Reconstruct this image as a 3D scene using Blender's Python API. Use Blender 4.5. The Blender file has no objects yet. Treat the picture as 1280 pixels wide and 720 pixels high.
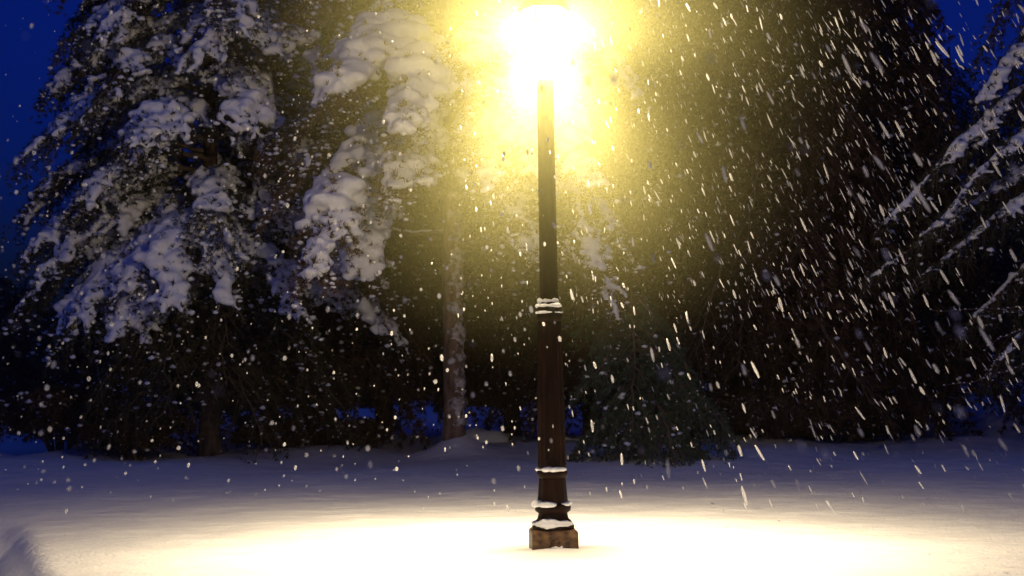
import bpy, bmesh, math, random
import numpy as np
from mathutils import Vector, Matrix, noise

R = math.radians
sc = bpy.context.scene
COL = sc.collection

# ------------------------------------------------------------------ camera
FPX = 1800.0          # focal length in pixels of the 1280 wide photograph
CAM_H = 1.19
cam_d = bpy.data.cameras.new('camera')
cam_d.sensor_width = 36.0
cam_d.lens = 36.0 * FPX / 1280.0
cam_d.clip_start = 0.05
cam_d.clip_end = 3000
cam = bpy.data.objects.new('camera', cam_d)
COL.objects.link(cam)
CAMROT = Matrix.Rotation(R(90 + 3.66), 3, 'X') @ Matrix.Rotation(R(-0.7), 3, 'Z')
cam.matrix_world = Matrix.Translation((0, 0, CAM_H)) @ CAMROT.to_4x4()
sc.camera = cam
cam_d.dof.use_dof = True
cam_d.dof.focus_distance = 12.5
cam_d.dof.aperture_fstop = 2.8

def P(x, y, d):
    """world point seen at photo pixel (x, y), at distance d along the ground axis"""
    v = CAMROT @ Vector(((x - 640) / FPX, (360 - y) / FPX, -1.0))
    v *= d / v.y
    return Vector((v.x, v.y, v.z + CAM_H))

# ------------------------------------------------------------------ world
SKY_STRENGTH = 0.10
SUN_EL, SUN_ROT = R(0.0), R(180)
w = bpy.data.worlds.new("World")
sc.world = w
w.use_nodes = True
nt = w.node_tree
nt.nodes.clear()
wo = nt.nodes.new('ShaderNodeOutputWorld')
bg = nt.nodes.new('ShaderNodeBackground')
sky = nt.nodes.new('ShaderNodeTexSky')
sky.sky_type = 'NISHITA'
sky.sun_disc = False
sky.sun_elevation = SUN_EL
sky.sun_rotation = SUN_ROT
sky.ozone_density = 4.0
mixc = nt.nodes.new('ShaderNodeMix')
mixc.data_type = 'RGBA'
mixc.blend_type = 'MULTIPLY'
mixc.inputs[0].default_value = 1.0
mixc.inputs[7].default_value = (0.12, 0.38, 2.2, 1)
nt.links.new(sky.outputs[0], mixc.inputs[6])
nt.links.new(mixc.outputs[2], bg.inputs[0])
bg.inputs[1].default_value = SKY_STRENGTH
nt.links.new(bg.outputs[0], wo.inputs[0])

# faint last light of dusk
sun_d = bpy.data.lights.new('sun', 'SUN')
sun_d.energy = 0.12
sun_d.angle = R(40)
sun_d.color = (0.10, 0.28, 1.0)
sun = bpy.data.objects.new('sun', sun_d)
sun.rotation_euler = (R(35), 0, R(20))
COL.objects.link(sun)

sc.view_settings.view_transform = 'Standard'
sc.view_settings.look = 'None'
sc.view_settings.exposure = 0.0
sc.view_settings.gamma = 1.0
sc.view_settings.use_curve_mapping = False
sc.cycles.use_denoising = True
sc.cycles.max_bounces = 5
sc.cycles.diffuse_bounces = 3
sc.cycles.volume_bounces = 2
sc.cycles.transparent_max_bounces = 12
sc.cycles.sample_clamp_indirect = 4.0
sc.cycles.use_adaptive_sampling = False
sc.cycles.volume_step_rate = 0.2

# the photometric profile of the street lamp (candela by vertical angle)
LAMP_POWER = 29.5
LAMP_COL = (1.0, 0.77, 0.45)
HAZE_DENSITY = 0.0007
HAZE_G = 0.93
# (angle from straight down, relative candela)
IES = [(0, 1.75), (15, 1.68), (25, 1.45), (33, 1.15), (40, 0.84), (47, 0.59), (54, 0.41), (61, 0.29), (68, 0.23),
       (74, 0.26), (80, 0.38), (86, 0.50), (92, 0.57), (105, 0.57), (125, 0.5), (180, 0.4)]
txt = bpy.data.texts.new('street_lamp_ies')
ang = ' '.join(str(a) for a, _ in IES)
cd = ' '.join('%.1f' % (c * 1000) for _, c in IES)
txt.write("IESNA:LM-63-1995\n[TEST] lamp\n[MANUFAC] none\nTILT=NONE\n"
          "1 1000 1 %d 1 1 2 0.1 0.1 0.1\n1 1 100\n%s\n0\n%s\n" % (len(IES), ang, cd))

# ------------------------------------------------------------------ helpers
def tag(o, label=None, cat=None, group=None, kind=None):
    if label: o['label'] = label
    if cat: o['category'] = cat
    if group: o['group'] = group
    if kind: o['kind'] = kind
    return o

def empty(name, loc):
    o = bpy.data.objects.new(name, None)
    o.empty_display_size = 0.2
    o.location = loc
    COL.objects.link(o)
    return o

def link_mesh(name, me, mat, parent=None, smooth=True):
    o = bpy.data.objects.new(name, me)
    COL.objects.link(o)
    if mat is not None and len(me.materials) == 0:
        me.materials.append(mat)
    if smooth and len(me.polygons):
        me.polygons.foreach_set('use_smooth', np.ones(len(me.polygons), dtype=bool))
    if parent:
        o.parent = parent
    return o

def np_mesh(name, verts, faces):
    """verts (n,3), faces (m,k) arrays"""
    verts = np.asarray(verts, dtype=np.float32)
    faces = np.asarray(faces, dtype=np.int32)
    me = bpy.data.meshes.new(name)
    m, k = faces.shape
    me.vertices.add(len(verts))
    me.vertices.foreach_set('co', verts.ravel())
    me.loops.add(m * k)
    me.loops.foreach_set('vertex_index', faces.ravel())
    me.polygons.add(m)
    me.polygons.foreach_set('loop_start', np.arange(0, m * k, k, dtype=np.int32))
    me.update(calc_edges=True)
    me.validate()
    return me

def ico_template(sub):
    bm = bmesh.new()
    bmesh.ops.create_icosphere(bm, subdivisions=sub, radius=1.0)
    bm.verts.ensure_lookup_table()
    v = np.array([p.co[:] for p in bm.verts])
    f = np.array([[q.index for q in fc.verts] for fc in bm.faces])
    bm.free()
    return v, f
ICO1 = ico_template(1)
ICO2 = ico_template(2)

def instances(tv, tf, pos, mats):
    """place a template at pos (n,3) with 3x3 matrices mats (n,3,3)"""
    n = len(pos)
    v = np.einsum('nij,tj->nti', mats, tv) + pos[:, None, :]
    f = tf[None, :, :] + (np.arange(n) * len(tv))[:, None, None]
    return v.reshape(-1, 3), f.reshape(-1, tf.shape[1])

def blobs(tpl, pos, rad, flat=0.6, rng=None, jitter=0.12):
    pos = np.asarray(pos, dtype=float)
    rad = np.asarray(rad, dtype=float)
    n = len(pos)
    m = np.zeros((n, 3, 3))
    m[:, 0, 0] = rad
    m[:, 1, 1] = rad
    m[:, 2, 2] = rad * flat
    v, f = instances(tpl[0], tpl[1], pos, m)
    if rng is not None:
        v = v + (rng.random(v.shape) - 0.5) * np.repeat(rad, len(tpl[0]))[:, None] * jitter * 2
    return v, f

def merge(parts):
    vs, fs, off = [], [], 0
    for v, f in parts:
        vs.append(v); fs.append(f + off); off += len(v)
    return np.concatenate(vs), np.concatenate(fs)

def tube_mesh(paths, sides=6):
    """paths: list of (pts (k,3), radii (k,)) -> verts, quads (tapered tubes)"""
    vs, fs, off = [], [], 0
    a = np.arange(sides) * 2 * math.pi / sides
    ca, sa = np.cos(a), np.sin(a)
    for pts, rad in paths:
        pts = np.asarray(pts, float)
        k = len(pts)
        t = np.gradient(pts, axis=0)
        t /= np.linalg.norm(t, axis=1)[:, None] + 1e-9
        up = np.array([0.31, 0.17, 0.93]) if abs(t[0, 2]) < 0.8 else np.array([0.9, 0.3, 0.1])
        u = np.cross(t, up)
        u /= np.linalg.norm(u, axis=1)[:, None] + 1e-9
        v_ = np.cross(t, u)
        ring = pts[:, None, :] + np.asarray(rad)[:, None, None] * (u[:, None, :] * ca[None, :, None] + v_[:, None, :] * sa[None, :, None])
        vs.append(ring.reshape(-1, 3))
        i = np.arange(k - 1)[:, None] * sides
        j = np.arange(sides)[None, :]
        j2 = (j + 1) % sides
        q = np.stack([i + j, i + j2, i + sides + j2, i + sides + j], axis=-1).reshape(-1, 4)
        fs.append(q + off)
        off += k * sides
    return np.concatenate(vs), np.concatenate(fs)

def remeshed(name, v, f, voxel, smooth_it=2, noise_amt=0.0):
    me = np_mesh(name, v, f)
    o = bpy.data.objects.new('tmp', me)
    COL.objects.link(o)
    md = o.modifiers.new('r', 'REMESH')
    md.mode = 'VOXEL'
    md.voxel_size = voxel
    ms = o.modifiers.new('s', 'SMOOTH')
    ms.factor = 0.6
    ms.iterations = smooth_it
    dg = bpy.context.evaluated_depsgraph_get()
    out = bpy.data.meshes.new_from_object(o.evaluated_get(dg))
    bpy.data.objects.remove(o)
    bpy.data.meshes.remove(me)
    out.name = name
    return out

def sinnoise(x, y, seed, scale, octs=4):
    rg = np.random.default_rng(seed)
    z = np.zeros_like(x, dtype=float)
    amp, fr = 1.0, 1.0 / scale
    for o in range(octs):
        for k in range(3):
            a = rg.random() * 2 * math.pi
            ph = rg.random(2) * 6.28
            z += amp / 3 * np.sin((x * math.cos(a) + y * math.sin(a)) * fr * 6.28 * (0.7 + 0.6 * rg.random()) + ph[0]
                                  + 0.8 * np.sin((x * math.sin(a) - y * math.cos(a)) * fr * 3.1 + ph[1]))
        amp *= 0.5
        fr *= 2.1
    return z

# ------------------------------------------------------------------ materials
def principled(name, col, rough=0.8, **kw):
    m = bpy.data.materials.new(name)
    m.use_nodes = True
    b = m.node_tree.nodes['Principled BSDF']
    b.inputs['Base Color'].default_value = (*col, 1)
    b.inputs['Roughness'].default_value = rough
    b.inputs['Specular IOR Level'].default_value = 0.25
    for k, v in kw.items():
        b.inputs[k].default_value = v
    return m

def add_color_noise(m, c1, c2, scale, detail=4, lo=0.35, hi=0.65, stretch=None):
    nt = m.node_tree
    b = nt.nodes['Principled BSDF']
    tc = nt.nodes.new('ShaderNodeTexCoord')
    n = nt.nodes.new('ShaderNodeTexNoise')
    n.inputs['Scale'].default_value = scale
    n.inputs['Detail'].default_value = detail
    if stretch:
        mp = nt.nodes.new('ShaderNodeMapping')
        mp.inputs['Scale'].default_value = stretch
        nt.links.new(tc.outputs['Object'], mp.inputs[0])
        nt.links.new(mp.outputs[0], n.inputs['Vector'])
    else:
        nt.links.new(tc.outputs['Object'], n.inputs['Vector'])
    r = nt.nodes.new('ShaderNodeValToRGB')
    r.color_ramp.elements[0].position = lo
    r.color_ramp.elements[1].position = hi
    r.color_ramp.elements[0].color = (*c1, 1)
    r.color_ramp.elements[1].color = (*c2, 1)
    nt.links.new(n.outputs['Fac'], r.inputs[0])
    nt.links.new(r.outputs[0], b.inputs['Base Color'])
    return n

def add_bump(m, scale, dist, strength=0.6, detail=5, stretch=None, prev=None):
    nt = m.node_tree
    b = nt.nodes['Principled BSDF']
    tc = nt.nodes.new('ShaderNodeTexCoord')
    n = nt.nodes.new('ShaderNodeTexNoise')
    n.inputs['Scale'].default_value = scale
    n.inputs['Detail'].default_value = detail
    if stretch:
        mp = nt.nodes.new('ShaderNodeMapping')
        mp.inputs['Scale'].default_value = stretch
        nt.links.new(tc.outputs['Object'], mp.inputs[0])
        nt.links.new(mp.outputs[0], n.inputs['Vector'])
    else:
        nt.links.new(tc.outputs['Object'], n.inputs['Vector'])
    bp = nt.nodes.new('ShaderNodeBump')
    bp.inputs['Strength'].default_value = strength
    bp.inputs['Distance'].default_value = dist
    nt.links.new(n.outputs['Fac'], bp.inputs['Height'])
    if prev:
        nt.links.new(prev.outputs[0], bp.inputs['Normal'])
    nt.links.new(bp.outputs[0], b.inputs['Normal'])
    return bp

M_ground = principled('snow_ground', (0.80, 0.82, 0.86), 0.75)
p0 = add_bump(M_ground, 3.0, 0.06, 0.6, stretch=(1, 2.2, 1))
add_bump(M_ground, 34, 0.012, 0.8, prev=p0)
M_snow = principled('snow', (0.80, 0.82, 0.86), 0.8)
p0 = add_bump(M_snow, 9, 0.04, 0.6)
add_bump(M_snow, 60, 0.008, 0.6, prev=p0)
M_crust = principled('crusted_snow', (0.5, 0.46, 0.42), 0.9)
add_color_noise(M_crust, (0.16, 0.12, 0.09), (0.66, 0.63, 0.62), 11, detail=6, lo=0.40, hi=0.60)
add_bump(M_crust, 30, 0.02, 0.8)
M_needle = principled('needles', (0.045, 0.06, 0.03), 0.6)
add_color_noise(M_needle, (0.022, 0.028, 0.015), (0.065, 0.062, 0.032), 1.7)
M_needle_brown = principled('needles_brown', (0.05, 0.04, 0.02), 0.6)
add_color_noise(M_needle_brown, (0.045, 0.028, 0.017), (0.15, 0.088, 0.050), 1.7)
M_needle_green = principled('needles_green', (0.04, 0.08, 0.035), 0.6)
add_color_noise(M_needle_green, (0.035, 0.065, 0.036), (0.085, 0.13, 0.075), 2.5)
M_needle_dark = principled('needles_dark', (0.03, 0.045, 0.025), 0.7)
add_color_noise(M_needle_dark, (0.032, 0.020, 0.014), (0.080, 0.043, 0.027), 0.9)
M_bark = principled('bark', (0.12, 0.08, 0.055), 0.9)
add_color_noise(M_bark, (0.05, 0.033, 0.024), (0.16, 0.11, 0.075), 9, stretch=(1, 1, 0.25))
add_bump(M_bark, 14, 0.03, 1.0, stretch=(1, 1, 0.25))
M_frost_bark = principled('frosted_bark', (0.2, 0.15, 0.12), 0.9)
add_color_noise(M_frost_bark, (0.09, 0.055, 0.036), (0.30, 0.20, 0.145), 8, detail=8, stretch=(1, 1, 0.35))
add_bump(M_frost_bark, 12, 0.04, 1.0, stretch=(1, 1, 0.3))
M_twig = principled('twig_bark', (0.13, 0.09, 0.065), 0.9)
M_iron = principled('painted_iron', (0.06, 0.022, 0.014), 0.6, **{'Specular IOR Level': 0.08})
add_color_noise(M_iron, (0.005, 0.002, 0.0015), (0.017, 0.006, 0.0035), 14, detail=8, stretch=(1, 1, 0.3))
add_bump(M_iron, 40, 0.004, 0.7)
M_iron_worn = principled('worn_iron', (0.12, 0.06, 0.03), 0.5)
add_color_noise(M_iron_worn, (0.05, 0.024, 0.012), (0.22, 0.125, 0.055), 18, detail=8)
add_bump(M_iron_worn, 35, 0.006, 0.8)

def emit_glass():
    m = bpy.data.materials.new('lit_glass')
    m.use_nodes = True
    nt = m.node_tree
    nt.nodes.clear()
    o = nt.nodes.new('ShaderNodeOutputMaterial')
    a = nt.nodes.new('ShaderNodeAddShader')
    e = nt.nodes.new('ShaderNodeEmission')
    e.inputs[0].default_value = (1.0, 0.86, 0.55, 1)
    e.inputs[1].default_value = 2.5
    t = nt.nodes.new('ShaderNodeBsdfTransparent')
    nt.links.new(e.outputs[0], a.inputs[0])
    nt.links.new(t.outputs[0], a.inputs[1])
    nt.links.new(a.outputs[0], o.inputs[0])
    m.cycles.emission_sampling = 'NONE'
    return m
M_glass = emit_glass()

def flake_mat():
    m = bpy.data.materials.new('snowflake')
    m.use_nodes = True
    nt = m.node_tree
    nt.nodes.clear()
    o = nt.nodes.new('ShaderNodeOutputMaterial')
    a = nt.nodes.new('ShaderNodeMixShader')
    a.inputs[0].default_value = 0.55
    d = nt.nodes.new('ShaderNodeBsdfDiffuse')
    d.inputs[0].default_value = (0.72, 0.73, 0.78, 1)
    t = nt.nodes.new('ShaderNodeBsdfTranslucent')
    t.inputs[0].default_value = (0.72, 0.73, 0.78, 1)
    nt.links.new(d.outputs[0], a.inputs[1])
    nt.links.new(t.outputs[0], a.inputs[2])
    tr_ = nt.nodes.new('ShaderNodeBsdfTransparent')
    a2 = nt.nodes.new('ShaderNodeMixShader')
    a2.inputs[0].default_value = 0.45
    nt.links.new(a.outputs[0], a2.inputs[1])
    nt.links.new(tr_.outputs[0], a2.inputs[2])
    nt.links.new(a2.outputs[0], o.inputs[0])
    return m
M_flake = flake_mat()

# ------------------------------------------------------------------ ground
POST = P(692, 690, 10.0)
POST.z = 0.0
PINE = P(568, 566, 22.8)

def on_ground(px, py):
    q = P(px, py, 1.0); t = CAM_H / (CAM_H - q.z)
    return Vector((q.x * t, q.y * t, 0))
EDGE0, EDGE1 = on_ground(66, 718), on_ground(28, 645)

def ground_z(x, y):
    x = np.asarray(x, float); y = np.asarray(y, float)
    far = np.clip((y - 13) / 10, 0, 1)
    z = 0.022 * sinnoise(x, y, 3, 5.0) * (0.35 + 0.65 * far) + 0.10 * far * sinnoise(x, y * 1.3, 5, 9.0, 3)
    # snow banked round the foot of the lamp post, with a slight ring
    r = np.hypot((x - POST.x - 0.05) / 1.5, y - POST.y)
    z = z + 0.035 * np.exp(-(r / 0.30) ** 2)
    # snow heaped round the pine trunk
    r = np.hypot(x - PINE.x - 0.05, y - PINE.y)
    z = z + 0.42 * np.exp(-(r / 0.42) ** 1.3)
    # ridge of drifts along the tree line
    z = z + 0.16 * np.exp(-((y - 24.5 - 0.6 * np.sin(x * 0.9)) / 1.6) ** 2) * (0.6 + 0.4 * np.sin(x * 1.7 + 1.0))
    # snow bank rising at the far right
    z = z + 0.95 * np.exp(-((x - 12.0) / 3.4) ** 2 - ((y - 32.5) / 3.5) ** 2) * (1 + 0.12 * np.sin(x * 1.3) * np.sin(y * 0.9))
    # trodden trough and bank at the near left corner
    u = -(x - (EDGE0.x + (y - EDGE0.y) / (EDGE1.y - EDGE0.y) * (EDGE1.x - EDGE0.x)))
    near = np.clip((13.0 - y) / 1.5, 0, 1)
    sm = lambda t: np.clip(t, 0, 1) ** 2 * (3 - 2 * np.clip(t, 0, 1))
    z = z - 0.30 * sm(u / 0.30) * near + 0.34 * sm((u - 0.32) / 0.35) * near
    # soft wind ripples and dents
    z = z + 0.015 * sinnoise(x, y * 2.2, 8, 1.3, 3) * np.clip((30 - y) / 10, 0, 1)
    # the land climbs gently behind the trees
    z = z + np.clip(y - 45, 0, 400) * 0.012
    return z

def axis(n, lo, hi, c, tight):
    t = np.linspace(math.asinh((lo - c) / tight), math.asinh((hi - c) / tight), n)
    return c + tight * np.sinh(t)
gx = axis(760, -900, 900, 0, 4.0)
gy = axis(640, -60, 1500, 11, 4.0)
GX, GY = np.meshgrid(gx, gy)
V = np.stack([GX.ravel(), GY.ravel(), ground_z(GX, GY).ravel()], axis=1)
i = np.arange(len(gy) - 1)[:, None] * len(gx)
j = np.arange(len(gx) - 1)[None, :]
F = np.stack([i + j, i + j + 1, i + len(gx) + j + 1, i + len(gx) + j], -1).reshape(-1, 4)
g = link_mesh('ground', np_mesh('ground', V, F), M_ground)
tag(g, kind='structure')

# ------------------------------------------------------------------ haze
bm = bmesh.new()
bmesh.ops.create_cube(bm, size=1.0)
me = bpy.data.meshes.new('haze')
for v in bm.verts:
    v.co = Vector((v.co.x * 1900, 700 + v.co.y * 1700, 11 + v.co.z * 27))
bm.to_mesh(me); bm.free()
hz = link_mesh('haze', me, None, smooth=False)
mh = bpy.data.materials.new('haze_air')
mh.use_nodes = True
mh.node_tree.nodes.clear()
o_ = mh.node_tree.nodes.new('ShaderNodeOutputMaterial')
pv = mh.node_tree.nodes.new('ShaderNodeVolumePrincipled')
pv.inputs['Color'].default_value = (1.0, 0.90, 0.62, 1)
pv.inputs['Density'].default_value = HAZE_DENSITY
pv.inputs['Anisotropy'].default_value = HAZE_G
mh.node_tree.links.new(pv.outputs[0], o_.inputs['Volume'])
me.materials.append(mh)
tag(hz, kind='stuff')

# added sphere of scattering air, tinted yellow to make the lamp's halo
HALO_R, HALO_D = 2.4, 0.16
HALO_C = (POST.x, POST.y, 3.5)
bm = bmesh.new()
bmesh.ops.create_icosphere(bm, subdivisions=3, radius=HALO_R)
me = bpy.data.meshes.new('lamp_halo')
bm.to_mesh(me); bm.free()
lamp_halo = link_mesh('lamp_halo', me, None)
lamp_halo.location = HALO_C
mm = bpy.data.materials.new('halo_air')
mm.use_nodes = True
nt = mm.node_tree
nt.nodes.clear()
o_ = nt.nodes.new('ShaderNodeOutputMaterial')
pv = nt.nodes.new('ShaderNodeVolumePrincipled')
pv.inputs['Color'].default_value = (0.98, 0.98, 0.46, 1)
pv.inputs['Anisotropy'].default_value = 0.0
tc = nt.nodes.new('ShaderNodeTexCoord')
ln_ = nt.nodes.new('ShaderNodeVectorMath'); ln_.operation = 'LENGTH'
mr = nt.nodes.new('ShaderNodeMapRange')
mr.inputs['From Min'].default_value = 0.0
mr.inputs['From Max'].default_value = HALO_R
mr.inputs['To Min'].default_value = 1.0
mr.inputs['To Max'].default_value = 0.0
pw = nt.nodes.new('ShaderNodeMath'); pw.operation = 'POWER'; pw.inputs[1].default_value = 1.9
ml = nt.nodes.new('ShaderNodeMath'); ml.operation = 'MULTIPLY'; ml.inputs[1].default_value = HALO_D
nt.links.new(tc.outputs['Object'], ln_.inputs[0])
nt.links.new(ln_.outputs['Value'], mr.inputs['Value'])
nt.links.new(mr.outputs[0], pw.inputs[0])
nt.links.new(pw.outputs[0], ml.inputs[0])
nt.links.new(ml.outputs[0], pv.inputs['Density'])
nt.links.new(pv.outputs[0], o_.inputs['Volume'])
me.materials.append(mm)
tag(lamp_halo, kind='stuff')

# ------------------------------------------------------------------ street lamp
lamp = empty('street_lamp', (POST.x, POST.y, 0.0))
lamp.rotation_euler = (0, R(-0.25), R(4))
tag(lamp, 'tall dark brown iron street lamp with snow on its collars, glowing over the snow', 'street lamp')

def lathe(profile, sides=24, flute=0.0, nfl=12):
    """profile list of (r, z); flute carves vertical grooves"""
    vs, fs = [], []
    for r, z in profile:
        for k in range(sides):
            a = 2 * math.pi * k / sides
            rr = r * (1 - flute * (0.5 - 0.5 * math.cos(a * nfl)))
            vs.append((rr * math.cos(a), rr * math.sin(a), z))
    n = len(profile)
    for i in range(n - 1):
        for k in range(sides):
            k2 = (k + 1) % sides
            fs.append((i * sides + k, i * sides + k2, (i + 1) * sides + k2, (i + 1) * sides + k))
    me = bpy.data.meshes.new('lathe')
    me.from_pydata(vs, [], fs + [tuple(range(sides))[::-1], tuple((n - 1) * sides + k for k in range(sides))])
    me.update()
    return me

def boxmesh(profile, name='box', bevel=0.006):
    """stack of square sections (half, z)"""
    bm = bmesh.new()
    rings = []
    for h, z in profile:
        rings.append([bm.verts.new((sx * h, sy * h, z)) for sx, sy in ((-1, -1), (1, -1), (1, 1), (-1, 1))])
    for a, b in zip(rings, rings[1:]):
        for k in range(4):
            bm.faces.new((a[k], a[(k + 1) % 4], b[(k + 1) % 4], b[k]))
    bm.faces.new(rings[0][::-1]); bm.faces.new(rings[-1])
    bmesh.ops.bevel(bm, geom=bm.edges[:], offset=bevel, segments=2, affect='EDGES')
    me = bpy.data.meshes.new(name)
    bm.to_mesh(me); bm.free()
    return me

Zs = 1 / 180.0
def zpx(y):            # height on the post of a photo row
    return P(690, y, POST.y).z
# plinth
link_mesh('plinth', boxmesh([(0.157, -0.05), (0.157, zpx(664)), (0.150, zpx(661))]), M_iron_worn, lamp, smooth=False)
plate = link_mesh('ornament', lathe([(0.030, 0), (0.034, 0.006), (0.018, 0.012), (0.004, 0.014)], 16), M_iron_worn, lamp)
plate.rotation_euler = (R(90), 0, 0)
plate.location = (0.0, -0.1575, 0.075)
# flared foot, rings, shaft
link_mesh('flared_foot', lathe([(0.148, zpx(661)), (0.146, zpx(657)), (0.128, zpx(652)), (0.108, zpx(648)), (0.100, zpx(642)), (0.100, zpx(638))], 32), M_iron, lamp)
link_mesh('lower_ring', lathe([(0.100, zpx(641)), (0.122, zpx(638)), (0.126, zpx(634)), (0.120, zpx(630)), (0.098, zpx(628))], 32), M_iron, lamp)
link_mesh('pedestal', lathe([(0.106, zpx(630)), (0.103, zpx(622)), (0.098, zpx(612)), (0.094, zpx(600)), (0.094, zpx(594))], 64, 0.10, 8), M_iron, lamp)
link_mesh('middle_ring', lathe([(0.092, zpx(597)), (0.104, zpx(595)), (0.107, zpx(591)), (0.102, zpx(587)), (0.088, zpx(585))], 32), M_iron, lamp)
prof = [(0.100 - 0.018 * t, zpx(588 - t * 188)) for t in np.linspace(0, 1, 24)]
link_mesh('shaft', lathe(prof, 96, 0.11, 12), M_iron, lamp)
link_mesh('collar', lathe([(0.078, zpx(402)), (0.088, zpx(400)), (0.091, zpx(396)), (0.086, zpx(392)), (0.082, zpx(391)), (0.087, zpx(388)), (0.083, zpx(384)), (0.070, zpx(381))], 32), M_iron, lamp)
prof = [(0.070, zpx(384)), (0.068, zpx(378)), (0.064, zpx(372))] + [(0.064 - 0.006 * t, zpx(370 - t * 268)) for t in np.linspace(0, 1, 12)] + [(0.050, zpx(98)), (0.036, zpx(94)), (0.034, zpx(78))]
link_mesh('upper_pole', lathe(prof, 48, 0.08, 8), M_iron, lamp)

# lantern: six-sided, wider at the top, with a pitched cap
LZ = zpx(78)
lant = link_mesh('lantern', lathe([(0.034, LZ - 0.005), (0.042, LZ + 0.006), (0.042, LZ + 0.012), (0.038, LZ + 0.016)], 6), M_iron, lamp, smooth=False)
r0, r1, zb, zt = 0.045, 0.150, LZ + 0.014, LZ + 0.36
pv_, pf_ = [], []
for k in range(6):
    a = math.pi / 3 * k
    pv_.append((r0 * math.cos(a), r0 * math.sin(a), zb)); pv_.append((r1 * math.cos(a), r1 * math.sin(a), zt))
for k in range(6):
    k2 = (k + 1) % 6
    pf_.append((2 * k, 2 * k2, 2 * k2 + 1, 2 * k + 1))
for q, f_ in enumerate(pf_):
    me = bpy.data.meshes.new('glass_pane')
    vv = [Vector(pv_[i_]) * 0.985 for i_ in f_]
    for v_, i_ in zip(vv, f_): v_.z = pv_[i_][2]
    me.from_pydata([v[:] for v in vv], [], [(0, 1, 2, 3)])
    link_mesh('glass_pane', me, M_glass, lant, smooth=False)
bars = [((np.array([pv_[2 * k], pv_[2 * k + 1]])), np.array([0.006, 0.006])) for k in range(6)]
v, f = tube_mesh(bars, 6)
link_mesh('frame', np_mesh('frame', v, f), M_iron, lant)
link_mesh('cap', lathe([(0.150, zt - 0.004), (0.185, zt + 0.004), (0.187, zt + 0.018), (0.120, zt + 0.10), (0.060, zt + 0.15), (0.03, zt + 0.16)], 6), M_iron, lant, smooth=False)
link_mesh('finial', lathe([(0.012, zt + 0.158), (0.022, zt + 0.18), (0.03, zt + 0.20), (0.014, zt + 0.225), (0.004, zt + 0.26)], 16), M_iron, lant)
mb = bpy.data.materials.new('lit_bulb'); mb.use_nodes = True
mb.node_tree.nodes['Principled BSDF'].inputs['Emission Color'].default_value = (1, 0.85, 0.55, 1)
mb.node_tree.nodes['Principled BSDF'].inputs['Emission Strength'].default_value = 60
mb.cycles.emission_sampling = 'NONE'
link_mesh('bulb', lathe([(0.014, LZ + 0.29), (0.016, LZ + 0.27), (0.026, LZ + 0.25), (0.030, LZ + 0.22), (0.024, LZ + 0.195), (0.006, LZ + 0.185)], 20), mb, lant)

# snow caught on the ledges of the post
rng = np.random.default_rng(5)
def ring_snow(y, r, n, size, flat=0.55, lean=0.0):
    pos, rad = [], []
    ph = rng.random(3) * 6.28
    for k in range(n):
        a = 6.283 * (k + rng.random() * 0.5) / n
        lump = 0.5 + 0.28 * math.sin(2 * a + ph[0]) + 0.22 * math.sin(5 * a + ph[1]) + lean * math.cos(a - R(215))
        if lump < 0.18: continue
        s = size * (0.35 + 0.85 * lump) * (0.85 + 0.3 * rng.random())
        rr = r - 0.25 * s + rng.normal() * 0.003
        pos.append((rr * math.cos(a), rr * math.sin(a), zpx(y) + s * 0.18)); rad.append(s)
    return blobs(ICO2, pos, rad, flat, rng, 0.10)
for (y, r, n, s, fl) in ((655, 0.124, 60, 0.045, .6), (631, 0.108, 56, 0.038, .6), (587, 0.094, 50, 0.030, .62), (391, 0.084, 60, 0.014, .7), (383, 0.074, 40, 0.024, .7), (377, 0.058, 14, 0.026, .8)):
    v, f = ring_snow(y, r, n, s, fl, 0.15)
    me = remeshed('snow_cap', v, f, 0.005, 3)
    link_mesh('snow_cap', me, M_snow, lamp)
v, f = blobs(ICO2, [(-.02, -.163, .052), (.0, -.165, .056), (.025, -.163, .05), (.04, -.162, .058)], [.014, .017, .013, .011], .6, rng)
link_mesh('snow_patch', remeshed('snow_patch', v, f, 0.004, 2), M_snow, lamp)

# the lamp's light, behind its panes
ld = bpy.data.lights.new('lamp_light', 'POINT')
ld.energy = LAMP_POWER
ld.color = LAMP_COL
ld.shadow_soft_size = 0.06
ld.use_nodes = True
ln = ld.node_tree
em = [n for n in ln.nodes if n.type == 'EMISSION'][0]
ie = ln.nodes.new('ShaderNodeTexIES')
ie.mode = 'INTERNAL'
ie.ies = txt
ie.inputs['Strength'].default_value = 1.0
ln.links.new(ie.outputs[0], em.inputs['Strength'])
lo = bpy.data.objects.new('lamp_light', ld)
lo.location = (0, 0, LZ + 0.17)
lo.parent = lamp
COL.objects.link(lo)

# ------------------------------------------------------------------ conifers
def tuft_template(n, seed, spread=0.9, width=0.16):
    rg = np.random.default_rng(seed)
    v, f = [], []
    for k in range(n):
        a = 2 * math.pi * k / n + rg.random() * 0.7
        th = spread * (0.45 + 0.6 * rg.random())
        d = np.array([math.cos(a) * math.sin(th), math.sin(a) * math.sin(th), math.cos(th)])
        s = np.cross(d, rg.normal(size=3)); s /= np.linalg.norm(s)
        b = d * 0.05
        L = 0.7 + 0.5 * rg.random()
        o = len(v)
        v += [b - s * width / 2, b + s * width / 2, b + d * L]
        f.append((o, o + 1, o + 2))
    return np.array(v), np.array(f)
TUFTS = [tuft_template(8, s) for s in (1, 2, 3)]

def frames(dirs, rng):
    d = dirs / (np.linalg.norm(dirs, axis=1)[:, None] + 1e-9)
    r = rng.normal(size=d.shape)
    u = np.cross(d, r); u /= np.linalg.norm(u, axis=1)[:, None] + 1e-9
    w_ = np.cross(d, u)
    return np.stack([u, w_, d], axis=2)

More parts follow.
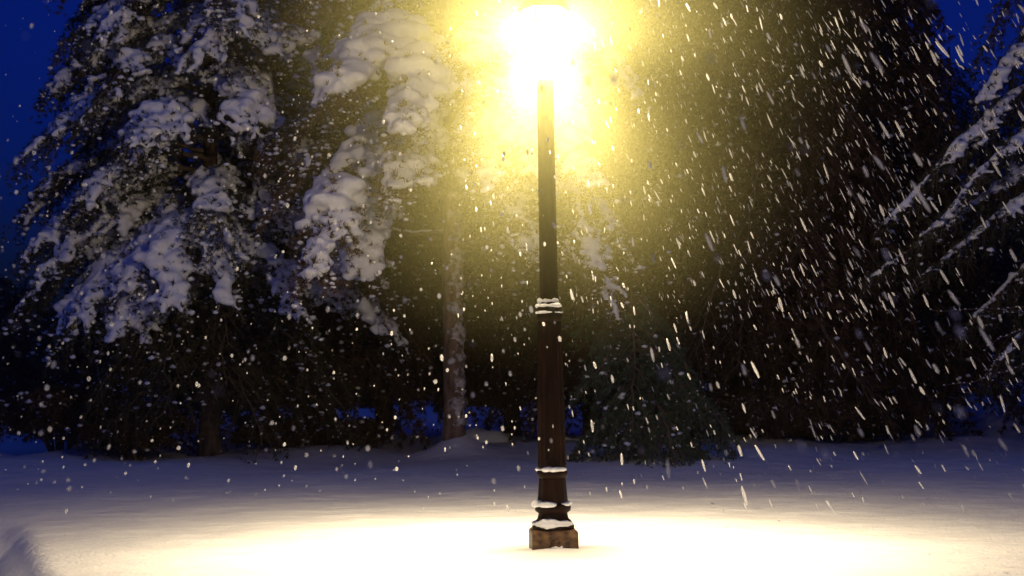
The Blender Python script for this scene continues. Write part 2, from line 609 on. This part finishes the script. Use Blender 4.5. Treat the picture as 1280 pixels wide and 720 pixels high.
def bez(a, b, c, n):
    t = np.linspace(0, 1, n)[:, None]
    return (1 - t) ** 2 * a + 2 * t * (1 - t) * b + t ** 2 * c

class Tree:
    def __init__(s, seed):
        s.rng = np.random.default_rng(seed)
        s.patch = -0.2
        s.lp, s.lr = [], []
        s.rough = 0.8
        s.tp, s.td, s.ts = [], [], []        # tufts
        s.limbs = []                         # tubes
        s.bp, s.br = [], []                  # snow pads
        s.dp, s.dr = [], []                  # snow dust
    def bough(s, a, b, c, r0=0.04, twig=0.9, spacing=0.09, pad=1.0, dust=0.3, hang=0.55, tuft=0.075, step=0.06, wide=1.0, start=0.18):
        """a->c main bough through b; twigs fan sideways and hang, needles along them, snow on top"""
        rng = s.rng
        L = np.linalg.norm(b - a) + np.linalg.norm(c - b)
        pad0 = len(s.bp)
        n = 14
        pts = bez(a, b, c, n)
        pts[1:] += rng.normal(size=(n - 1, 3)) * 0.012 * L / 2
        s.limbs.append((pts, np.linspace(r0, 0.006, n)))
        m = max(4, int(L / spacing))
        padlobes = rng.random(64)
        for k in range(m):
            t = start + (1 - start) * (k + rng.random()) / m
            i = min(n - 2, int(t * (n - 1)))
            fr = t * (n - 1) - i
            p = pts[i] * (1 - fr) + pts[i + 1] * fr
            d = pts[i + 1] - pts[i]; d /= np.linalg.norm(d)
            side = np.cross(d, (0, 0, 1)); side /= np.linalg.norm(side) + 1e-9
            sg = 1 if k % 2 else -1
            l2 = twig * (0.35 + 0.65 * math.sin(math.pi * min(1, 0.25 + t * 0.75)) ** 0.8) * (0.6 + 0.6 * rng.random()) * min(1, L / 2.2)
            dr = d * (0.75 + 0.3 * rng.random()) + side * sg * (0.75 * wide) + np.array([0, 0, 0.05 - 0.25 * rng.random()])
            dr /= np.linalg.norm(dr)
            q = max(3, int(l2 / step))
            tt = (np.arange(q) + 1) / q
            tw = p + dr * (tt * l2)[:, None] + np.array([0, 0, -1.0]) * (hang * l2 * tt ** 2)[:, None]
            tw += rng.normal(size=tw.shape) * 0.012
            s.limbs.append((np.vstack([p, tw])[::max(1, q // 4)][:6], np.linspace(0.009, 0.003, len(np.vstack([p, tw])[::max(1, q // 4)][:6]))))
            tdir = np.gradient(np.vstack([p, tw]), axis=0)[1:]
            tdir /= np.linalg.norm(tdir, axis=1)[:, None] + 1e-9
            rep = 2
            for _ in range(rep):
                dd = tdir + rng.normal(size=tdir.shape) * 0.55 + np.array([0, 0, -0.25])
                s.tp.append(tw + rng.normal(size=tw.shape) * 0.03)
                s.td.append(dd)
                s.ts.append(tuft * (0.7 + 0.6 * rng.random(q)))
            if pad > 0:
                lobe = padlobes[int(t * 9) % 64]
                pr = pad * (0.055 + 0.075 * lobe) * (0.5 + 0.7 * math.sin(math.pi * min(1, t * 0.9 + 0.08)))
                if pr > 0.028:
                    for e in range(0, q):
                        if noise.noise(Vector(tw[e]) * 1.9) < s.patch: continue
                        if tt[e] > 0.85 * (0.5 + 0.55 * lobe): break
                        r = pr * (1 - 0.55 * tt[e]) * (0.65 + 0.6 * rng.random())
                        s.bp.append(tw[e] + rng.normal(size=3) * r * np.array([0.5, 0.5, 0.2]) + np.array([0, 0, r * 0.3])); s.br.append(r)
                    if noise.noise(Vector(p) * 1.9) > s.patch - 0.1:
                        s.bp.append(p + np.array([0, 0, pr * 0.35])); s.br.append(pr * (0.7 + 0.4 * rng.random()))
            if dust > 0:
                msk = rng.random(q) < dust
                if msk.any():
                    x = tw[msk]
                    s.dp.append(x + np.array([0, 0, 0.02]) + rng.normal(size=x.shape) * 0.015)
                    s.dr.append(0.016 + 0.042 * rng.random(len(x)) ** 2)
        if pad > 0.5 and s.bp:
            k0 = pad0
            bpn = np.array(s.bp[k0:]); brn = np.array(s.br[k0:])
            if len(bpn):
                mk = rng.random(len(bpn)) < 0.75
                bpn, brn = bpn[mk], brn[mk]
                off = rng.normal(size=bpn.shape); off[:, 2] = np.abs(off[:, 2]) * 0.8; off[:, 1] -= 0.4
                off /= np.linalg.norm(off, axis=1)[:, None] + 1e-9
                # loose lumps roughen the pad's surface
                kk = rng.random(len(bpn)) < s.rough
                lp = bpn[kk] + rng.normal(size=(kk.sum(), 3)) * 0.02 + off[kk][::-1] * (brn[kk] * 0.85)[:, None]
                s.lp.append(lp); s.lr.append(0.022 + 0.030 * rng.random(len(lp)))
                s.tp.append(bpn + off * (brn * np.array([0.95]))[:, None]); s.td.append(off + rng.normal(size=off.shape) * 0.5)
                s.ts.append(tuft * (0.9 + 0.7 * rng.random(len(bpn))))
        # tip
        s.tp.append(pts[-4:] + rng.normal(size=(4, 3)) * 0.02)
        s.td.append(np.tile(pts[-1] - pts[-3], (4, 1)))
        s.ts.append(np.full(4, tuft))
    def finish(s, root, base, trunk_path, leaf=M_needle, voxel=0.035, bark=M_bark, snowmat=M_snow, sides=14, smooth_it=5, crown_name='crown'):
        base = np.array(base)
        tp = np.concatenate(s.tp) - base; td = np.concatenate(s.td); ts = np.concatenate(s.ts)
        pick = s.rng.integers(0, len(TUFTS), len(tp))
        parts = []
        for q in range(len(TUFTS)):
            mk = pick == q
            fm = frames(td[mk], s.rng) * ts[mk][:, None, None]
            parts.append(instances(TUFTS[q][0], TUFTS[q][1], tp[mk], fm))
        v, f = merge(parts)
        link_mesh(crown_name, np_mesh('crown', v, f), leaf, root, smooth=False)
        v, f = tube_mesh([(p - base, r) for p, r in s.limbs], 5)
        link_mesh('branches', np_mesh('branches', v, f), M_twig, root)
        if trunk_path is not None:
            v, f = tube_mesh([(np.array(trunk_path[0]) - base, trunk_path[1])], sides)
            v += s.rng.normal(size=v.shape) * 0.006
            link_mesh('trunk', np_mesh('trunk', v, f), bark, root)
        parts_s = []
        if s.bp:
            v, f = blobs(ICO2, np.array(s.bp) - base, s.br, 0.62, s.rng, 0.10)
            if s.lp:
                v, f = merge([(v, f), blobs(ICO1, np.concatenate(s.lp) - base, np.concatenate(s.lr), 0.8, s.rng, 0.15)])
            me = remeshed('snow_pads', v, f, voxel, smooth_it)
            sv = np.empty(len(me.vertices) * 3); me.vertices.foreach_get('co', sv)
            me.calc_loop_triangles()
            sf = np.empty(len(me.loop_triangles) * 3, dtype=np.int32); me.loop_triangles.foreach_get('vertices', sf)
            parts_s.append((sv.reshape(-1, 3), sf.reshape(-1, 3)))
            bpy.data.meshes.remove(me)
        if s.dp:
            dp = np.concatenate(s.dp) - base; dr = np.concatenate(s.dr)
            parts_s.append(blobs(ICO1, dp, dr, 0.6, s.rng, 0.2))
        if parts_s:
            v, f = merge(parts_s)
            tag(link_mesh('snow_cover', np_mesh('snow_cover', v, f), snowmat, root), kind='stuff')
        return root

def A(v): return np.array(v[:])

def trunk_line(base, top, r0, r1, n=20, wob=0.03, seed=0):
    rg = np.random.default_rng(seed)
    t = np.linspace(0, 1, n)[:, None]
    p = base * (1 - t) + top * t
    p[1:-1] += np.cumsum(rg.normal(size=(n - 2, 3)) * np.array([wob, wob, 0]) * 0.3, axis=0)
    rad = r0 + (r1 - r0) * t[:, 0]
    rad[0] *= 1.25
    return p, rad

def random_boughs(tr, tp, n, zlo, zhi, lfun, az=(0, 360), rise=0.12, droop=0.6, skip=None, **kw):
    rng = tr.rng
    P0 = tp[0]
    for k in range(n):
        z = zlo + (zhi - zlo) * ((k + rng.random()) / n)
        i = np.searchsorted(P0[:, 2], z)
        i = min(max(i, 1), len(P0) - 1)
        a0 = P0[i - 1] + (P0[i] - P0[i - 1]) * ((z - P0[i - 1][2]) / max(1e-6, (P0[i][2] - P0[i - 1][2])))
        an = R(az[0] + (az[1] - az[0]) * ((k * 0.618) % 1.0) + rng.normal() * 8)
        if skip and skip(z, an): continue
        L = lfun(z) * (0.8 + 0.35 * rng.random())
        d = np.array([math.cos(an), math.sin(an), 0])
        b = a0 + d * L * 0.5 + np.array([0, 0, L * rise])
        c = a0 + d * L * 0.95 + np.array([0, 0, -L * droop * (0.7 + 0.6 * rng.random())])
        tr.bough(a0, b, c, r0=0.018 + 0.014 * L, **kw)

# ---- big snow-laden conifer on the left
def px_bough(tr, trunk_pt, mid, end, **kw):
    tr.bough(A(P(*trunk_pt)), A(P(*mid)), A(P(*end)), **kw)

BL = P(262, 570, 23.6); BL.z = float(ground_z(BL.x, BL.y)) - 0.05
t_left = empty('snowy_conifer', BL)
tag(t_left, 'big snow-laden conifer against the blue sky at the left of the clearing', 'tree', 'snow-laden trees round the clearing')
tr = Tree(11)
top = A(P(268, -260, 23.6))
tl = trunk_line(A(BL), top, 0.17, 0.06, seed=2)
D = 23.6
for (sx, sy), (mx, my), (ex, ey), de, pad, tw in [
    ((264, 10), (170, -30), (75, 55), 22.6, .7, 1.0),
    ((264, -40), (180, -80), (100, 20), 23.8, .6, 1.0),
    ((264, 70), (170, 30), (52, 118), 22.8, 1.0, 1.0),
    ((262, 120), (170, 70), (62, 165), 24.2, .8, .9),
    ((262, 150), (200, 110), (165, 205), 21.8, 1.1, .7),
    ((262, 190), (150, 150), (40, 245), 23.2, .9, 1.0),
    ((262, 215), (150, 190), (28, 320), 22.6, 1.0, 1.1),
    ((262, 250), (160, 210), (60, 300), 24.4, .8, 1.1),
    ((262, 270), (150, 250), (18, 392), 22.8, 1.0, 1.0),
    ((262, 285), (150, 270), (66, 440), 21.8, 1.25, 1.0),
    ((262, 300), (200, 270), (140, 420), 21.4, 1.3, .95),
    ((262, 290), (225, 230), (212, 375), 20.8, 1.5, .8),
    ((262, 270), (270, 240), (282, 375), 20.8, 1.5, .7),
    ((262, 330), (190, 320), (180, 430), 21.6, 1.1, .9),
    ((264, 20), (310, -10), (352, 75), 22.0, 1.4, .8),
    ((264, 90), (320, 60), (330, 150), 22.0, .8, .8),
    ((264, 170), (330, 140), (345, 215), 22.4, .7, .8),
    ((264, 215), (330, 200), (372, 290), 22.6, .7, .8),
    ((264, -60), (330, -90), (400, 20), 23.0, .9, 1.0)]:
    px_bough(tr, (sx, sy, D), (mx, my, (D + de) / 2), (ex, ey, de), r0=0.05, twig=tw, pad=pad * 1.1, dust=0.32)
random_boughs(tr, tl, 50, 3.0, 9.6, lambda z: 3.1 if z < 6 else 3.1 - (z - 6) * 0.25, rise=0.10, droop=0.42, pad=1.1, dust=0.30, twig=1.0, spacing=0.12)
random_boughs(tr, tl, 26, 1.4, 3.2, lambda z: 2.3, rise=0.02, droop=0.5, pad=0, dust=0.08, twig=0.9, spacing=0.14)
tr.finish(t_left, BL, tl)

# ---- tall pine in the middle, its bare trunk crusted with snow
BM = PINE.copy(); BM.z = float(ground_z(BM.x, BM.y)) - 0.3
t_mid = empty('snowy_pine', BM)
tag(t_mid, 'tall snow-laden pine with straight snow-crusted bare trunk left of the lamp post', 'tree', 'snow-laden trees round the clearing')
tr = Tree(21)
DM = 22.8
tm = trunk_line(A(BM), A(P(556, -330, DM)), 0.165, 0.13, wob=0.01, seed=4)
for (sx, sy), (mx, my), (ex, ey), de, pad, tw in [
    ((558, 20), (470, 30), (402, 138), 18.4, 1.9, .75),
    ((558, -20), (470, -20), (410, 70), 20.8, .35, .9),
    ((558, 40), (540, 50), (500, 162), 17.8, 2.0, .6),
    ((558, 90), (510, 120), (492, 250), 18.4, 1.6, .65),
    ((558, 110), (450, 140), (388, 345), 18.0, 1.8, .9),
    ((558, 120), (480, 150), (448, 340), 19.8, 2.1, .75),
    ((558, 90), (440, 110), (350, 250), 20.6, .35, 1.0),
    ((558, 70), (430, 80), (330, 190), 21.4, .35, 1.0),
    ((558, 140), (520, 150), (530, 235), 18.6, 1.3, .6),
    ((560, -40), (440, -50), (370, 5), 21.0, .35, 1.0),
    ((562, 130), (610, 170), (655, 285), 20.2, 1.2, .7),
    ((562, 100), (610, 110), (615, 235), 18.4, 1.6, .6),
    ((562, 40), (660, 60), (742, 235), 18.0, 2.0, .6),
    ((562, 70), (640, 110), (668, 210), 18.4, 1.7, .6),
    ((562, 150), (620, 190), (668, 330), 20.0, 1.2, .8),
    ((562, 60), (700, 120), (770, 400), 20.0, .9, .8),
    ((562, 0), (640, 10), (700, 160), 20.2, 1.2, .8),
    ((562, 60), (680, 110), (790, 330), 20.6, .5, .9),
    ((562, 90), (640, 150), (720, 330), 20.4, .5, .9),
    ((562, -60), (680, -40), (800, 120), 20.8, .9, 1.0),
    ((562, 20), (600, 30), (610, 130), 18.2, 1.4, .8)]:
    px_bough(tr, (sx, sy, DM), (mx, my, (DM + de) / 2), (ex, ey, de), r0=0.045, twig=tw, pad=pad, dust=0.45, spacing=0.08, start=0.34)
random_boughs(tr, tm, 38, 4.6, 9.5, lambda z: 2.8, skip=lambda z, a: z < 8.5 and math.sin(a) < -0.55, rise=0.08, droop=0.6, pad=0.5, dust=0.35, twig=0.9, spacing=0.13)
# bare lower limbs
for a, b, c in (((565, 305, DM), (600, 312, DM - .4), (642, 276, DM - 1.6)), ((560, 290, DM), (520, 296, DM - .3), (490, 288, DM - .6)),
                ((565, 250, DM), (585, 225, DM - .3), (600, 215, DM - .5))):
    pts = bez(A(P(*a)), A(P(*b)), A(P(*c)), 12) + tr.rng.normal(size=(12, 3)) * 0.01
    tr.limbs.append((pts, np.linspace(0.05, 0.022, 12)))
    for q in pts:
        tr.bp.append(q + np.array([0, 0, 0.035])); tr.br.append(0.055)
# thin crust of wind-blown snow on the lit side of the trunk, in lumps
rg = np.random.default_rng(9)
cp, cr = [], []
for y in np.arange(175, 560, 2.2):
    q = A(P(563 + (y - 200) / 70, y, DM))
    lump = max(0, math.sin(y / 29 * 6.28 + 1.5 * math.sin(y / 41))) ** 0.7
    for an in (-100, -80, -60, -40, -20, 5):
        if rg.random() < (0.35 if an < -70 else 0.95) * (1 if y > 240 else 0.35) * (0.62 + 0.38 * lump):
            r = (0.038 + 0.034 * lump) * (0.7 + 0.5 * rg.random())
            cp.append(q + 0.135 * np.array([math.cos(R(an)), math.sin(R(an)), 0]) + rg.normal(size=3) * 0.01); cr.append(r)
v, f = blobs(ICO2, np.array(cp) - A(BM), cr, 0.75, rg, 0.15)
crust = link_mesh('snow_crust', remeshed('snow_crust', v, f, 0.022, 2), M_crust, t_mid)
tr.finish(t_mid, BM, tm, voxel=0.032, bark=M_frost_bark, leaf=M_needle_brown, smooth_it=5)

# ---- conifer at the right edge, its boughs reaching into the picture
BR = P(1465, 580, 21.5); BR.z = float(ground_z(BR.x, BR.y)) - 0.05
t_right = empty('snowy_conifer', BR)
tag(t_right, 'conifer at the right edge whose long snowy boughs slope down into view', 'tree', 'snow-laden trees round the clearing')
tr = Tree(31)
tr.patch = -0.6
tr.rough = 0.15
DR = 21.5
trr = trunk_line(A(BR), A(P(1450, -500, DR)), 0.2, 0.1, seed=6)
for (sx, sy), (mx, my), (ex, ey), de, pad, tw in [
    ((1450, -60), (1340, -30), (1222, 130), 20.6, 1.1, .5),
    ((1450, 30), (1300, 60), (1108, 278), 20.4, .8, .5),
    ((1450, 60), (1320, 100), (1150, 300), 20.0, .85, .45),
    ((1450, 120), (1280, 190), (1080, 355), 20.8, .65, .5),
    ((1450, 170), (1310, 200), (1150, 350), 20.2, .6, .5),
    ((1450, 220), (1330, 260), (1200, 420), 21.4, .5, .6),
    ((1450, 280), (1340, 300), (1240, 470), 20.8, .4, .7)]:
    px_bough(tr, (sx, sy, DR), (mx, my, (DR + de) / 2), (ex, ey, de), r0=0.05, twig=tw, pad=pad, dust=0.08, hang=0.9, wide=0.8, start=.3)
random_boughs(tr, trr, 30, 2.9, 9.5, lambda z: 2.7, az=(20, 200), rise=0.02, droop=0.7, pad=0.0, dust=0.12, twig=0.9, spacing=0.11, hang=.8)
random_boughs(tr, trr, 11, 3.4, 9.5, lambda z: 2.2, az=(200, 380), rise=0.02, droop=0.7, pad=0.4, dust=0.2, twig=0.8, spacing=0.13)
tr.finish(t_right, BR, trr, voxel=0.03, smooth_it=9)

# ---- dark trees of the wood behind
def dark_tree(seed, H, Rr, leaf, dust=0.12, pad=0.0, n=70, zlo=2.0, tuft=0.12, sp=0.16, droop=0.65):
    root = empty('dark_conifer', (0, 0, 0))
    tr = Tree(seed)
    tp = trunk_line(np.zeros(3), np.array([0.1, 0, H]), 0.16, 0.03, seed=seed)
    random_boughs(tr, tp, n, zlo, H * 0.97, lambda z: Rr * (1 - 0.75 * (z / H) ** 1.5), rise=0.05, droop=droop,
                  pad=pad, dust=dust, twig=1.1, spacing=sp, tuft=tuft, step=0.10)
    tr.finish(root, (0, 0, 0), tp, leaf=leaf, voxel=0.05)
    return root

def copy_tree(o, parent=None):
    c = o.copy(); COL.objects.link(c); c.parent = parent
    for ch in list(o.children):
        copy_tree(ch, c)
    return c

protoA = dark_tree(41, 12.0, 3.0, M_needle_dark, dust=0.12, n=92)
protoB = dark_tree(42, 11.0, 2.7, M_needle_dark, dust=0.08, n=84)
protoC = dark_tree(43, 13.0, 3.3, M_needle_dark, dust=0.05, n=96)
spots = [
    (860, 25.5, 0, 1.0, 20, 'dark brown conifer in the lamp glow right of the lamp post'),
    (1010, 26.5, 1, 1.0, 80, 'dark conifer halfway between the lamp and the right edge, behind streaking snow'),
    (740, 28.5, 2, 1.0, 150, 'dark conifer directly behind the lamp post, mostly lost in the glow'),
    (930, 30.0, 0, 1.1, 210, 'dark conifer behind the gap between two brown conifers right of the lamp'),
    (1085, 29.5, 2, .95, 260, 'dark conifer with its right flank against the blue gap in the wood'),
    (970, 24.6, 2, .95, 190, 'dark conifer nearest the camera in the wood right of the lamp'),
    (1070, 27.5, 0, 1.1, 15, 'dark conifer at the left side of the narrow blue gap'),
    (1440, 27.0, 1, 1.0, 300, 'dark conifer behind the snowy boughs at the right edge'),
    (1205, 42.0, 1, 1.0, 120, 'distant dark conifer standing inside the blue gap on the right'),
    (1275, 48.0, 0, 1.0, 340, 'distant dark conifer right of the blue gap in the wood'),
    (400, 26.5, 0, 1.0, 100, 'dark conifer filling the space between the two big snowy trees'),
    (480, 29.0, 1, 1.1, 10, 'dark conifer behind the snowy boughs left of the pine trunk'),
    (335, 30.0, 2, .95, 60, 'dark conifer behind the right side of the big left conifer'),
    (640, 31.0, 0, 1.05, 310, 'dark conifer seen between the pine trunk and the lamp post'),
    (170, 30.0, 1, .85, 130, 'dark conifer hidden behind the big left conifer, low foliage showing'),
]
protos = [protoA, protoB, protoC]
used = [False] * 3
for (px, d, k, s, rot, lab) in spots:
    if used[k]: o = copy_tree(protos[k])
    else: o = protos[k]; used[k] = True
    p = P(px, 550, d)
    o.location = (p.x, p.y, float(ground_z(p.x, p.y)) - 0.05)
    o.rotation_euler = (0, 0, R(rot))
    o.scale = (s, s, s)
    tag(o, lab, 'tree', 'dark conifers of the wood behind')

# far, smaller trees: left horizon and beyond the gap on the right
far = dark_tree(51, 5.0, 1.7, M_needle_dark, dust=0.0, n=40, zlo=0.3, tuft=0.16, sp=0.2)
far.name = 'distant_conifer'
fl = [(-15, 44, 1.0, 'low dark tree on the far left horizon, nearest the left edge'), (30, 50, 1.0, 'low dark tree on the left horizon beside the big conifer'),
      (75, 46, .8, 'low dark tree seen past the outer boughs of the big left conifer'),
      (290, 58, 1.0, 'far low tree seen under the boughs, just right of the big left conifer trunk'),
      (350, 64, 1.1, 'far low tree seen under the boughs, between the left conifer and the pine'),
      (430, 60, 1.0, 'far low tree under the boughs, nearer the pine than the left conifer'),
      (510, 66, 1.1, 'far low tree seen just left of the pine trunk'),
      (600, 58, 1.0, 'far low tree seen just right of the pine trunk'),
      (660, 64, 1.1, 'far low tree seen just left of the lamp post'),
      (725, 60, 1.0, 'far low tree seen just right of the lamp post'),
      (1160, 62, 1.0, 'small far tree in the blue gap on the right'), (1215, 56, .8, 'small far tree right of the blue gap, over the snow bank'),
      (1270, 60, .9, 'small far tree at the right edge over the snow bank')]
for q, (px, d, s, lab) in enumerate(fl):
    o = far if q == 0 else copy_tree(far)
    p = P(px, 500, d)
    o.location = (p.x, p.y, float(ground_z(p.x, p.y)) - 0.1)
    o.rotation_euler = (0, 0, q * 1.3); o.scale = (s * 1.2, s * 1.2, s)
    tag(o, lab, 'tree', 'far trees at the horizon')

# ---- green young fir right of the lamp
p = P(800, 550, 20.5)
BG = Vector((p.x, p.y, float(ground_z(p.x, p.y)) - 0.05))
t_g = empty('young_fir', BG)
tag(t_g, 'young green fir with drooping sprays just right of the lamp post', 'tree')
tr = Tree(61)
tg = trunk_line(A(BG), A(BG) + np.array([-.1, 0, 2.5]), 0.07, 0.02, seed=6)
random_boughs(tr, tg, 40, 0.35, 2.4, lambda z: (1.75 - z * 0.42) * (0.45 + 0.75 * ((z * 7.3) % 1.0)), rise=0.16, droop=0.62, pad=0, dust=0.06, twig=0.8, spacing=0.085, hang=0.5, tuft=0.07)
tr.finish(t_g, BG, tg, leaf=M_needle_green)

# ---- undergrowth bushes along the edge of the wood
def bush(px, d, hgt, wid, seed, lab, snow=0.1, leaf=M_needle_dark):
    p = P(px, 550, d)
    B = Vector((p.x, p.y, float(ground_z(p.x, p.y)) - 0.05))
    root = empty('bush', B)
    tag(root, lab, 'bush', 'bushes along the edge of the wood')
    tr = Tree(seed)
    n = int(26 * wid)
    for k in range(n):
        a = tr.rng.random() * 6.283
        r = wid * (0.3 + 0.7 * tr.rng.random()) * 0.6
        h = hgt * (0.45 + 0.6 * tr.rng.random())
        a0 = A(B) + np.array([math.cos(a), math.sin(a), 0]) * 0.15
        b = a0 + np.array([math.cos(a) * r * .5, math.sin(a) * r * .5, h])
        c = a0 + np.array([math.cos(a) * r * 1.4, math.sin(a) * r * 1.4, h * 0.6])
        tr.bough(a0, b, c, r0=0.015, twig=0.5, spacing=0.10, pad=0, dust=snow, tuft=0.085, step=0.08)
    tr.finish(root, B, None, leaf=leaf)
for a in [(962, 23.6, 1.1, 1.5, 79, 'dark bush nearest the open snow, right of the young fir', .05),
          (75, 24.5, 1.5, 1.3, 71, 'dark bush at the left end of the wood, beside open snow', .10),
          (165, 23.5, 1.3, 1.3, 72, 'dark bush left of the big conifer trunk', .10),
          (355, 25.5, .9, 1.0, 73, 'dark bush just right of the big conifer trunk', .08),
          (430, 25.5, .9, 1.0, 74, 'dark bush halfway between conifer trunk and pine trunk', .06),
          (900, 25.5, 1.3, 1.4, 76, 'dark bush right of the young green fir', .06),
          (990, 26.0, 1.2, 1.4, 77, 'dark bush at the foot of the wood, far right of the lamp', .06),
          (1080, 27.0, 1.3, 1.2, 78, 'dark bush at the right end of the dark wood', .08)]:
    bush(*a)

# ---- snow-covered mounds on the far right bank
def snow_mound(px, d, w_, h, seed, lab):
    p = P(px, 520, d)
    z = float(ground_z(p.x, p.y))
    rg = np.random.default_rng(seed)
    pos, rad = [], []
    for k in range(16):
        t = (rg.random() - 0.5) * 2
        r = h * (0.5 + 0.6 * rg.random()) * (1 - 0.5 * abs(t))
        pos.append((t * w_ / 2, (rg.random() - .5) * 0.8, r * 0.25 + h * 0.15 * rg.random())); rad.append(r)
    v, f = blobs(ICO2, pos, rad, 0.7, rg, 0.05)
    me = remeshed('snow_mound', v, f, 0.08, 6)
    o = link_mesh('snow_mound', me, M_snow)
    o.location = (p.x, p.y, z - 0.05)
    tag(o, lab, 'snow mound', 'snow mounds on the right bank')
for a in [(1165, 31, 2.0, 0.30, 1, 'long snow mound left of the others on the right bank'),
          (1232, 32.5, 1.6, 0.42, 2, 'taller snow mound behind on the right bank'),
          (1290, 31, 1.8, 0.36, 3, 'snow mound at the right edge of the picture on the bank'),
          (600, 27.5, 1.5, .30, 5, 'low snow hump between the pine trunk and the lamp post'),
          (770, 27.0, 2.0, .28, 6, 'low snow hump under the young fir')]:
    snow_mound(*a)

# ---- bare twigs on the right
p = P(1290, 500, 20); B = Vector((p.x, p.y, float(ground_z(p.x, p.y))))
tw = empty('bare_sapling', B)
tag(tw, 'bare leafless sapling with snow-dusted twigs at the lower right', 'sapling')
rg = np.random.default_rng(3); paths = []; sp_, sr_ = [], []
stem = bez(A(B) + np.array([.5, 0, 0]), A(B) + np.array([.6, 0, 1.0]), A(P(1330, 360, 20)), 10)
paths.append((stem, np.linspace(.03, .015, 10)))
for a, b, c in (((1325, 375, 20), (1260, 390, 19.8), (1165, 388, 19.6)), ((1318, 420, 20), (1260, 400, 19.8), (1230, 440, 19.5)),
                ((1315, 440, 20), (1260, 470, 19.8), (1180, 482, 19.5)), ((1240, 478, 19.7), (1230, 460, 19.6), (1258, 440, 19.5)), ((1320, 400, 20), (1270, 380, 19.8), (1240, 400, 19.5))):
    q = bez(A(P(*a)), A(P(*b)), A(P(*c)), 14) + rg.normal(size=(14, 3)) * 0.012
    paths.append((q, np.linspace(.013, .004, 14)))
    sp_ += [x + np.array([0, 0, .010]) for x in q]; sr_ += [0.016] * len(q)
v, f = tube_mesh(paths, 6)
link_mesh('stem', np_mesh('stem', v - np.array(B), f), M_twig, tw)
v, f = blobs(ICO1, np.array(sp_) - np.array(B), sr_, .6, rg, .2)
tag(link_mesh('snow_cover', np_mesh('snow_cover', v, f), M_snow, tw), kind='stuff')

# ------------------------------------------------------------------ falling snow
rg = np.random.default_rng(77)
def flakes(n, dlo, dhi, xr, yr, size, el, sub, dens=None):
    pos, mats = [], []
    while len(pos) < n:
        m = n * 3
        x = xr[0] + (xr[1] - xr[0]) * rg.random(m); y = yr[0] + (yr[1] - yr[0]) * rg.random(m)
        d = (dlo ** 2 + (dhi ** 2 - dlo ** 2) * rg.random(m)) ** 0.5
        for xx, yy, dd in zip(x, y, d):
            if dens and rg.random() > dens(xx, yy): continue
            p = P(xx, yy, dd)
            if p.z < 0.05: continue
            # the gusty wind: nearly calm on the left, driving on the right
            g_ = min(1.0, max(-0.35, (p.x / p.y + 0.10) / 0.45 * 1.3))
            slant = R(-2 + 30 * g_) + rg.normal() * 0.10
            e = 1.0 + (el - 1.0) * max(0.12, g_) * (0.4 + 1.2 * rg.random())
            ax = np.array([math.sin(slant), 0.15 * rg.normal(), -math.cos(slant)])
            s = size * (0.45 + 1.0 * rg.random() ** 2.5)
            fm = frames(ax[None, :], rg)[0]
            fm = fm * np.array([s, s, s * e])[None, :]
            pos.append(A(p)); mats.append(fm)
            if len(pos) >= n: break
    v, f = instances(sub[0], sub[1], np.array(pos), np.array(mats))
    v += (rg.random(v.shape) - 0.5) * size * 0.35
    return v, f
parts = [
    flakes(330, 4.5, 8.0, (-60, 1340), (-60, 610), 0.0056, 6.0, ICO2),
    flakes(270, 5.5, 9.5, (-60, 700), (150, 625), 0.0074, 3.0, ICO2),
    flakes(70, 1.6, 3.2, (-60, 1340), (-60, 600), 0.0040, 2.5, ICO2),
    flakes(950, 8.0, 15.0, (-60, 1340), (-60, 640), 0.0070, 6.0, ICO2, lambda x, y: 0.4 + 0.6 * min(1, max(0, x / 1000))),
    flakes(1500, 12.0, 20.0, (-60, 1340), (-60, 600), 0.0055, 7.0, ICO1, lambda x, y: 0.3 + 0.7 * min(1, max(0, (x - 300) / 600))),
    flakes(1800, 9.0, 18.0, (560, 1150), (-60, 400), 0.0042, 10.0, ICO1),
]
v, f = merge(parts)
fo = link_mesh('falling_snow', np_mesh('falling_snow', v, f), M_flake)
tag(fo, kind='stuff')
